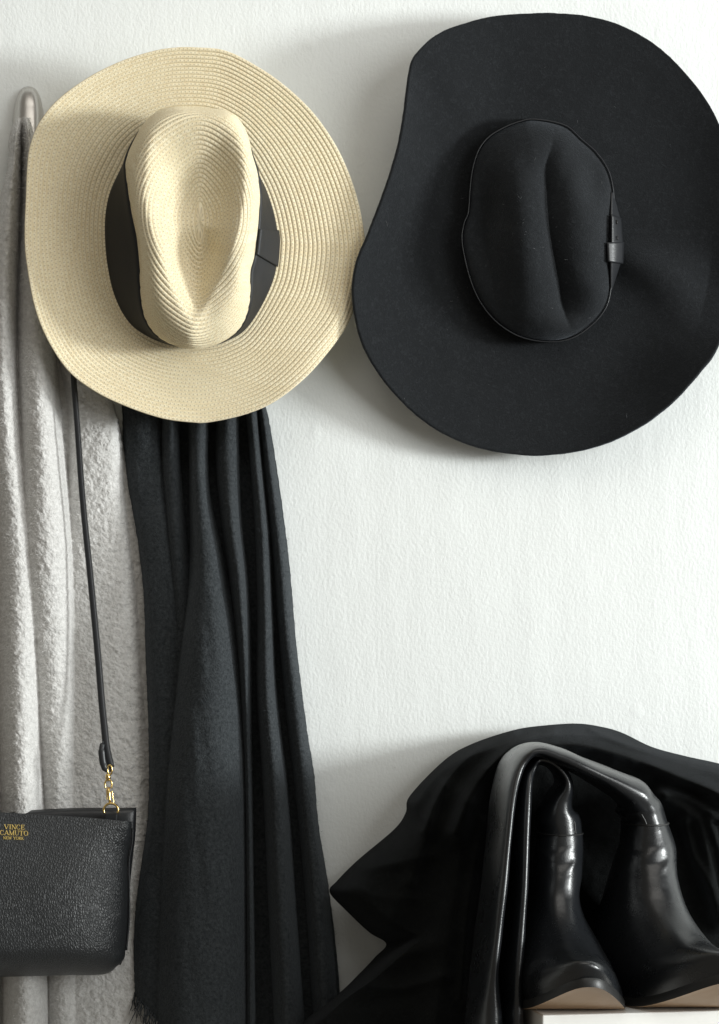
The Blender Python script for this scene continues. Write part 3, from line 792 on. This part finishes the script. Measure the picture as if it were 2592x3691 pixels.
# ------------------------------------------------------------------ gold lettering on the bag
TN, TK = 0.075, 0.17
GL = {
 'V': ([(0.02,1,.5,0,TK),(.5,0,.98,1,TN),(-.05,1,.22,1,TN),(.78,1,1.05,1,TN)], 1.0),
 'I': ([(.25,0,.25,1,TK),(.05,1,.45,1,TN),(.05,0,.45,0,TN)], .5),
 'N': ([(.12,0,.12,1,TN),(.1,1,.9,0,TK),(.9,0,.9,1,TN),(-.03,1,.2,1,TN),(-.03,0,.3,0,TN),(.72,1,1.05,1,TN)], 1.0),
 'E': ([(.18,0,.18,1,TK),(.02,1,.78,1,TN),(.02,0,.82,0,TN),(.2,.52,.58,.52,TN),(.78,1,.78,.76,TN),(.82,0,.82,.26,TN),(.58,.64,.58,.4,TN)], .85),
 'A': ([(.05,0,.5,1,TN),(.5,1,.95,0,TK),(.22,.36,.76,.36,TN),(-.08,0,.2,0,TN),(.76,0,1.1,0,TN)], 1.0),
 'M': ([(.12,0,.16,1,TN),(.14,1,.6,0,TK),(.6,0,1.06,1,TN),(1.06,1,1.08,0,TK),(-.03,0,.27,0,TN),(.9,0,1.25,0,TN),(-.02,1,.18,1,TN),(1.04,1,1.24,1,TN)], 1.2),
 'T': ([(.45,0,.45,1,TK),(.02,1,.88,1,TN),(.02,1,.02,.75,TN),(.88,1,.88,.75,TN),(.25,0,.65,0,TN)], .9),
 'W': ([(.02,1,.35,0,TK),(.35,0,.66,1,TN),(.66,1,.98,0,TK),(.98,0,1.3,1,TN),(-.08,1,.2,1,TN),(1.15,1,1.4,1,TN),(.52,1,.76,1,TN)], 1.32),
 'Y': ([(.05,1,.47,.45,TK),(.92,1,.47,.45,TN),(.47,.48,.47,0,TK),(-.06,1,.24,1,TN),(.74,1,1.02,1,TN),(.28,0,.66,0,TN)], .95),
 'R': ([(.18,0,.18,1,TK),(.02,1,.3,1,TN),(.02,0,.36,0,TN),(.3,1,.6,.97,TN),(.6,.97,.73,.76,TK),(.73,.76,.58,.54,TK),(.58,.54,.2,.5,TN),(.45,.5,.88,0,TK),(.8,0,1.0,0,TN)], .92),
 'K': ([(.18,0,.18,1,TK),(.02,1,.36,1,TN),(.02,0,.36,0,TN),(.2,.44,.78,1,TN),(.36,.58,.86,0,TK),(.62,1,.92,1,TN),(.72,0,1.02,0,TN)], .95),
 ' ': ([], .45),
}
def arcs(x0, x1, a0, a1, n=16):
    a = np.radians(np.linspace(a0, a1, n + 1)); cx_, rx = (x0 + x1) / 2, (x1 - x0) / 2
    out = []
    for i in range(n):
        am = (a[i] + a[i+1]) / 2
        wd = TN + (TK - TN) * abs(math.cos(am))**1.3
        out.append((cx_ + rx*math.cos(a[i]), .5 + .52*math.sin(a[i]), cx_ + rx*math.cos(a[i+1]), .5 + .52*math.sin(a[i+1]), wd))
    return out
GL['O'] = (arcs(.06, .96, 0, 360, 22), 1.02)
GL['C'] = (arcs(.06, .96, 48, 312, 18) + [(.80,.96,.84,.68,TN),(.82,.08,.86,.26,TN)], .95)
GL['U'] = ([(.16,1,.16,.35,TK),(.86,1,.86,.35,TN),(.0,1,.34,1,TN),(.7,1,1.02,1,TN)] + [(.51+.35*math.cos(a), .35-.36*math.sin(a)*1.0, .51+.35*math.cos(b), .35-.36*math.sin(b), TN + .06*(math.cos(a) < 0)) for a, b in zip(np.linspace(0, math.pi, 11)[:-1], np.linspace(0, math.pi, 11)[1:])], 1.0)
def bag_surface(u, v):
    s = (u - BL) / (b_right(v) - BL); t = (v - b_top(u)) / (b_bot(u) - b_top(u))
    return P(u, v, bag_depth(s, t) + 0.0016 * noise(u, v, 170, 41) + 0.0007)
def lettering(word, u0, u1, v_base, height, slope):
    adv = sum(GL[c][1] + 0.16 for c in word) - 0.16
    k = (u1 - u0) / adv
    x = 0.0; vs_, fs_ = [], []; n0 = 0
    for c in word:
        for (xa, ya, xb, yb, wd) in GL[c][0]:
            a = np.array([(x + xa) * k, ya * height]); b = np.array([(x + xb) * k, yb * height])
            t = (b - a) / (np.linalg.norm(b - a) + 1e-9); nrm = np.array([-t[1], t[0]]) * wd * height * 0.50
            a = a - t * 0.02 * height; b = b + t * 0.02 * height
            for q_ in (a - nrm, b - nrm, b + nrm, a + nrm):
                uu_ = u0 + q_[0]; vv_ = v_base - q_[1] + slope * q_[0]
                vs_.append(bag_surface(np.array(uu_), np.array(vv_)))
            fs_.append([n0, n0 + 1, n0 + 2, n0 + 3]); n0 += 4
        x += GL[c][1] + 0.16
    o = build('lettering', np.array(vs_), fs_, M['foil'], front, smooth=False)
    m = o.modifiers.new('thickness', 'SOLIDIFY'); m.thickness = 0.0004; m.offset = 0
    return o
lettering('VINCE', 16, 88, 2988, 16, 0.03)
lettering('CAMUTO', 0, 101, 3009, 16, 0.03)
lettering('NEW YORK', 12, 85, 3025, 10, 0.03)

# ------------------------------------------------------------------ white box the boots stand on
ck = (D - 0.30) / D
corner = np.array([(1955 - UC) * S * ck, -0.30, ZC - (3660 - VC) * S * ck])
BOXZ = corner[2]
fdir = np.array([0.985, 0.174]); bdir = np.array([-0.174, 0.985])
W_, L_ = 0.46, 0.20
cxy = corner[:2] + fdir * W_ / 2 + bdir * L_ / 2
bx = boxy('white_box', (cxy[0], cxy[1], BOXZ / 2), (W_ / 2, L_ / 2, BOXZ / 2), M['box'], base=(cxy[0], cxy[1], 0), bevel=0.0015, rotz=math.atan2(fdir[1], fdir[0]))
tag(bx, 'white painted box with square edges underneath the black boots', 'box')

# ------------------------------------------------------------------ black velvet garment heaped behind the boots
VCn = (1950.0, 3300.0)
vo = [(1188,3215),(1215,3175),(1290,3100),(1420,2990),(1462,2930),(1478,2868),(1600,2742),(1700,2682),(1850,2632),(1960,2615),(2080,2608),(2170,2620),(2245,2642),(2350,2692),(2470,2725),(2592,2752),(2720,2790),(2800,2900),(2820,3300),(2800,3750),(2400,3800),(1950,3820),(1500,3810),(1180,3800),(1060,3740),(1120,3660),(1225,3578),(1300,3505),(1352,3450),(1392,3402),(1330,3360),(1245,3280)]
NV = 720
th = np.linspace(0, 2*math.pi, NV, endpoint=False)
q_ = catmull(vo, 3000, True)
RV = polar_outline(vo, VCn, th)
qr = np.concatenate([np.linspace(0, 0.8, 90), np.linspace(0.8, 1, 80)[1:]])
vu = VCn[0] + RV[:, None] * qr * np.cos(th)[:, None]; vvv = VCn[1] + RV[:, None] * qr * np.sin(th)[:, None]
edge = np.clip((1 - qr)[None] * RV[:, None] / 130.0, 0, 1)
vd = 0.022 + 0.115 * (1 - (1 - edge)**2.2)
def crease_line(pts, width, height, sharp=1.6):
    """soft fold standing along a line on the heap"""
    line = catmull(pts, 60)
    a = line[:-1]; b = line[1:]
    best = np.full(vu.shape, 1e9)
    for p0, p1 in zip(a, b):
        e = p1 - p0; L2 = (e**2).sum()
        t = np.clip(((vu - p0[0]) * e[0] + (vvv - p0[1]) * e[1]) / L2, 0, 1)
        best = np.minimum(best, np.hypot(vu - p0[0] - t * e[0], vvv - p0[1] - t * e[1]))
    return height * np.exp(-(best / width)**sharp)
vd += crease_line([(1500,2890),(1600,2775),(1750,2705),(1950,2655),(2150,2655),(2300,2705),(2450,2752),(2592,2790),(2700,2830)], 34, 0.030)
vd += crease_line([(1640,3000),(1700,2860),(1790,2745),(1900,2695),(2100,2688),(2300,2742),(2450,2800),(2592,2860),(2700,2900)], 36, 0.046)
vd += crease_line([(1690,2900),(1640,3200),(1600,3500),(1560,3760)], 70, 0.040)
vd += crease_line([(1520,2960),(1450,3200),(1400,3330)], 60, 0.016)
vd += crease_line([(2400,2880),(2480,2925),(2520,2960),(2545,3050),(2575,3180),(2610,3300)], 40, 0.040)
vd += crease_line([(2592,2900),(2660,3050),(2680,3250)], 60, 0.05)
vd += crease_line([(1300,3560),(1420,3460),(1560,3400)], 45, 0.018)
vd -= 0.05 * np.exp(-(((vu - 2080) / 300)**2 + ((vvv - 3000) / 170)**2))
for pts_, w_, h_ in (([(1850,2640),(1700,2720),(1590,2850),(1530,2990)], 20, 0.016), ([(2130,2632),(2330,2705),(2592,2770),(2700,2800)], 14, 0.014),
                     ([(1600,2830),(1540,3000),(1480,3180)], 26, 0.014), ([(1740,2960),(1690,3250),(1660,3600)], 22, 0.020), ([(2380,2860),(2480,2880),(2600,2960)], 18, 0.018),
                     ([(2470,2960),(2500,3080),(2560,3200),(2592,3330)], 20, 0.020), ([(2560,2960),(2592,3060),(2620,3200)], 16, 0.02), ([(1260,3190),(1360,3230),(1500,3240)], 26, 0.008),
                     ([(1320,3130),(1430,3110),(1560,3080)], 22, 0.008), ([(1330,3560),(1450,3560),(1600,3520)], 22, 0.012), ([(2000,2640),(1860,2680),(1760,2770)], 16, 0.012)):
    vd += crease_line(pts_, w_, h_)
vd += 0.006 * noise(vu, vvv, 120, 61) + 0.0035 * noise(vu, vvv, 55, 62) + 0.0016 * noise(vu, vvv, 24, 63)
vd += 0.060 * np.clip((vvv - 3150) / 500, 0, 1) * np.clip((1900 - vu) / 200, 0, 1) * edge
vp = P(vu, vvv, np.maximum(0.012 + vd * 0.62, 0.010))
vel = empty('velvet_garment', P(1950, 3800, 0.0).tolist())
tag(vel, 'black velvet garment heaped in folds against the wall behind the black boots', 'garment')
sheet('cloth', vp, M['velvet'], vel, wrap_n=True, thick=0.002)
fibres('velvet_pile', vp, grid_normals(vp), 16000, 0.0011, 0.00016, M['velvet'], vel, lean=0.6, seed=12)

# ------------------------------------------------------------------ boots
def zlev(v, d=0.28): return ZC - (v - VC) * S * (D - d) / D
def xlev(u, d=0.25): return (u - UC) * S * (D - d) / D
MS = 108
PH = np.linspace(0, 2*math.pi, MS, endpoint=False)
def foot_ring(u_c, ha, v, db, df, yaw, spring0, toe_sq, z0):
    """horizontal outline of the boot at one height; the toe points to the room"""
    dc = (db + df) / 2; hd = (df - db) / 2
    x0 = xlev(u_c, dc); hx = ha * S * (D - dc) / D
    s, c = np.sin(PH), np.cos(PH)
    e = 2 / 2.4
    xs = np.sign(c) * np.abs(c)**e; ds = np.sign(s) * np.abs(s)**e
    f = np.clip(ds, 0, 1)
    wide = 1 - toe_sq * f**2.2 - 0.28 * np.clip(-ds, 0, 1)**1.5
    x = hx * xs * wide; dep = dc + hd * ds
    shift = (dep - 0.255) * math.tan(yaw) * min(1.0, max(0.0, (v - 3080) / 380.0))
    z = zlev(v)
    hgt = np.clip(1 - (z - z0) / 0.13, 0, 1)
    zz_ = z + np.where(dep > spring0, 2.0 * (dep - spring0)**1.72, 0) * hgt
    return np.stack([x0 + x + shift, -dep, zz_], -1)
def shaft_rings(path, bend=None):
    """rings swept along the shaft as it collapses, folds over and hangs down: (u, v, d, half-thickness px, half-depth m)"""
    p = np.array(path, float)
    k = len(p) * 9
    c = catmull(p, k)
    ctr_ = P(c[:, 0], c[:, 1], c[:, 2])
    tg = np.gradient(ctr_, axis=0); tg[:, 1] = 0; tg /= np.linalg.norm(tg, axis=1, keepdims=True)
    sd_ = np.stack([tg[:, 2], 0 * tg[:, 0], -tg[:, 0]], -1)
    e = 0.82
    xs = np.sign(np.cos(PH)) * np.abs(np.cos(PH))**e; ds = np.sign(np.sin(PH)) * np.abs(np.sin(PH))**e
    ii = np.arange(k)[:, None]
    wav = 1 + 0.05 * np.sin(ii * 0.19 + 1.3 * np.sin(PH[None])) + 0.03 * np.sin(ii * 0.41 + 2 * PH[None])
    # the hanging length lies turned, its front edge towards the light
    hang = np.clip(-tg[:, 2] * 1.3, 0, 1)[:, None, None] * ds[None, :, None] * np.array([0.006, 0, 0])
    return ctr_[:, None] + (c[:, 3] * S)[:, None, None] * (xs * wav)[..., None] * sd_[:, None] + c[:, 4][:, None, None] * ds[None, :, None] * np.array([0, -1.0, 0]) + hang

def make_boot(levels, path, yaw, seams, label, spring0, base_uv):
    z0 = BOXZ
    t = empty('boot', (xlev(base_uv), -0.19, BOXZ))
    tag(t, label, 'boot', 'pair of tall black boots on the white box')
    lv = np.array(levels, float)           # v, left, right, d_back, d_front, toe_sq
    order = np.argsort(-lv[:, 0]); lv = lv[order]
    vs_ = np.linspace(lv[0, 0], lv[-1, 0], 170)
    f = [spline(lv[::-1, 0], lv[::-1, i]) for i in range(1, 6)]
    rings = []
    for v in vs_:
        l, r, db, df, sq = [float(g(v)) for g in f]
        rings.append(foot_ring((l + r) / 2, (r - l) / 2, v, db, df, yaw, spring0, sq, z0))
    rings = np.array(rings)
    # wrinkles round the ankle
    cc = rings.mean(1, keepdims=True)
    wv = vs_[:, None]
    nz = 0.011 * np.sin(wv / 9.0 + 3.1 * np.sin(PH[None] * 2.0 + 0.6) + 5 * noise(wv, 30 * PH[None], 40, 83)) * np.exp(-((wv - 3105 - 30 * np.cos(PH[None])) / 38)**2) * np.clip(np.sin(PH[None] - 0.3), 0, 1)
    nz = nz - 0.022 * np.exp(-((wv - 3125 + 40 * np.cos(PH[None])) / 30)**2) * np.clip(np.sin(PH[None]), 0, 1)**2
    nz = nz + 0.006 * np.tanh((wv - 3455 - 18 * np.cos(PH[None] * 2)) / 6) * np.clip(np.sin(PH[None]) * 1.5, 0, 1) * np.clip((3560 - wv) / 80, 0, 1)
    nz = nz + (0.011 * np.sin(wv / 62.0 + 1.4 * np.cos(PH[None] * 2 + 0.5)) + 0.005 * np.sin(wv / 27.0 + 2.2 * np.sin(PH[None] * 3))) * np.clip((3500 - wv) / 150, 0, 1) + 0.004 * noise(wv * 1.6, 40 * PH[None], 26, 82) * np.clip((3440 - wv) / 200, 0, 1)
    nz[:, -1] = nz[:, -1]
    rings = cc + (rings - cc) * (1 + nz)[..., None]
    # toe crease: the leather above it sits a little proud
    vamp = sheet('foot', rings, M['boot'], t, wrap_m=True)
    sh = shaft_rings(path)
    # blend the first rings of the shaft into the foot's last one
    nb = 26
    rm = rings[-1].mean(0); shp = (rings[-1] - rm) * (0.985, 0.985, 1.0); dz = rm - sh[0].mean(0)
    for i in range(nb):
        a = i / (nb - 1); a = a * a * (3 - 2 * a)
        m_ = sh[i].mean(0)
        sh[i] = m_ + dz * (1 - a) + shp * (1 - a) + (sh[i] - m_) * a
    sh[0, :, 2] -= 0.002
    shaft = sheet('shaft', sh, M['boot'], t, wrap_m=True)
    # raised seam where shaft meets foot
    sr_ = rings[-2]; sr_ = sr_.mean(0) + (sr_ - sr_.mean(0)) * 1.008
    tube('seam', sr_, 0.0009, M['rand'], shaft, closed=True, sides=6)
    for sm in seams:
        ln = sh[:sm[1], sm[0]]; mid = sh[:sm[1]].mean(1)
        tube('seam', ln + (ln - mid) * 0.006, 0.0008, M['rand'], shaft, sides=6)
    # sole: black rand and tan leather bottom
    b0 = rings[0]; cen = b0.mean(0)
    outl = cen + (b0 - cen) * 1.025; outl[:, 2] = b0[:, 2]
    low = outl.copy(); low[:, 2] -= 0.0065
    inner = cen + (outl - cen) * 0.985; inner[:, 2] = outl[:, 2] - 0.0068
    rn = np.stack([b0 * 1.0, outl, low], 0); rn[0, :, 2] += 0.003
    sole = sheet('sole_edge', rn, M['rand'], t, wrap_m=True)
    rows = [low]
    for k in np.linspace(0.97, 0.02, 9):
        r_ = cen + (low - cen) * k
        dep = -r_[:, 1]
        r_[:, 2] = low[:, 2].min() + np.where(dep > spring0, 2.0 * (dep - spring0)**1.72, 0) - 0.0006
        rows.append(r_)
    sheet('sole', np.array(rows), M['sole'], t, wrap_m=True)
    # stacked heel
    hb_ = [p for p in low if -p[1] < 0.152]
    hx0, hx1 = min(p[0] for p in hb_), max(p[0] for p in hb_); hz1 = low[:, 2].min()
    if hz1 - BOXZ > 0.004:
        boxy('heel', ((hx0 + hx1) / 2, -0.125, (BOXZ + hz1) / 2), ((hx1 - hx0) / 2 * 0.9, 0.024, (hz1 - BOXZ) / 2), M['rand'], t, bevel=0.004)
    return t

vsole = VC + (ZC - (BOXZ + 0.0072)) / (S * (D - 0.28) / D)
lev1 = [(vsole, 1862, 2238, 0.095, 0.350, .34), (3575, 1858, 2228, 0.095, 0.356, .33), (3535, 1858, 2214, 0.095, 0.352, .32), (3490, 1864, 2196, 0.100, 0.335, .30),
        (3440, 1874, 2172, 0.105, 0.308, .26), (3390, 1890, 2144, 0.110, 0.282, .20), (3330, 1906, 2112, 0.115, 0.258, .14),
        (3260, 1920, 2092, 0.120, 0.242, .10), (3180, 1927, 2098, 0.120, 0.234, .08), (3100, 1930, 2101, 0.120, 0.228, .06), (3022, 1938, 2098, 0.120, 0.222, .05)]
path1 = [(2018, 3022, 0.170, 80, .051), (2012, 2975, 0.170, 76, .051), (2006, 2928, 0.170, 62, .052), (2012, 2882, 0.170, 44, .052), (2030, 2838, 0.170, 29, .053), (2026, 2798, 0.170, 22, .053),
         (1994, 2758, 0.170, 20, .054), (1955, 2736, 0.170, 20, .054), (1917, 2737, 0.170, 20, .054), (1888, 2764, 0.175, 22, .054), (1872, 2822, 0.185, 24, .054), (1864, 2950, 0.195, 25, .054), (1857, 3150, 0.205, 26, .054), (1848, 3290, 0.210, 27, .054), (1838, 3420, 0.215, 28, .054), (1830, 3530, 0.220, 31, .054), (1830, 3640, 0.220, 38, .054), (1832, 3760, 0.220, 44, .054)]
seam1 = [(18, 12)]
make_boot(lev1, path1, math.radians(4), seam1, 'black leather boot with narrow slouched ankle, its folded shaft tucked under the other boot', .255, 2030)
lev2 = [(vsole - 2, 2256, 2640, 0.085, 0.345, .34), (3565, 2246, 2640, 0.085, 0.350, .33), (3520, 2240, 2630, 0.085, 0.348, .32), (3470, 2240, 2585, 0.090, 0.332, .30),
        (3410, 2236, 2555, 0.095, 0.302, .24), (3340, 2232, 2516, 0.100, 0.272, .17), (3260, 2230, 2478, 0.105, 0.250, .12),
        (3180, 2230, 2450, 0.105, 0.238, .09), (3100, 2232, 2436, 0.105, 0.230, .07), (2985, 2242, 2402, 0.105, 0.220, .05)]
path2 = [(2322, 2985, 0.163, 82, .058), (2308, 2945, 0.163, 80, .058), (2298, 2908, 0.165, 72, .058), (2282, 2872, 0.170, 60, .058), (2246, 2842, 0.175, 48, .057), (2172, 2802, 0.180, 38, .056), (2085, 2760, 0.185, 34, .056), (2005, 2725, 0.185, 30, .056),
         (1943, 2705, 0.185, 26, .056), (1892, 2711, 0.185, 24, .056), (1853, 2744, 0.185, 24, .056), (1830, 2798, 0.190, 24, .056), (1812, 2890, 0.200, 24, .056), (1798, 3020, 0.210, 24, .056), (1783, 3170, 0.220, 25, .056), (1767, 3310, 0.225, 26, .056), (1753, 3430, 0.230, 28, .056), (1744, 3530, 0.230, 34, .056), (1744, 3630, 0.230, 44, .056), (1744, 3760, 0.230, 50, .056)]
seam2 = [(30, 13)]
make_boot(lev2, path2, math.radians(17), seam2, 'black leather boot with wide ankle, its folded shaft lying over the other boot', .245, 2380)
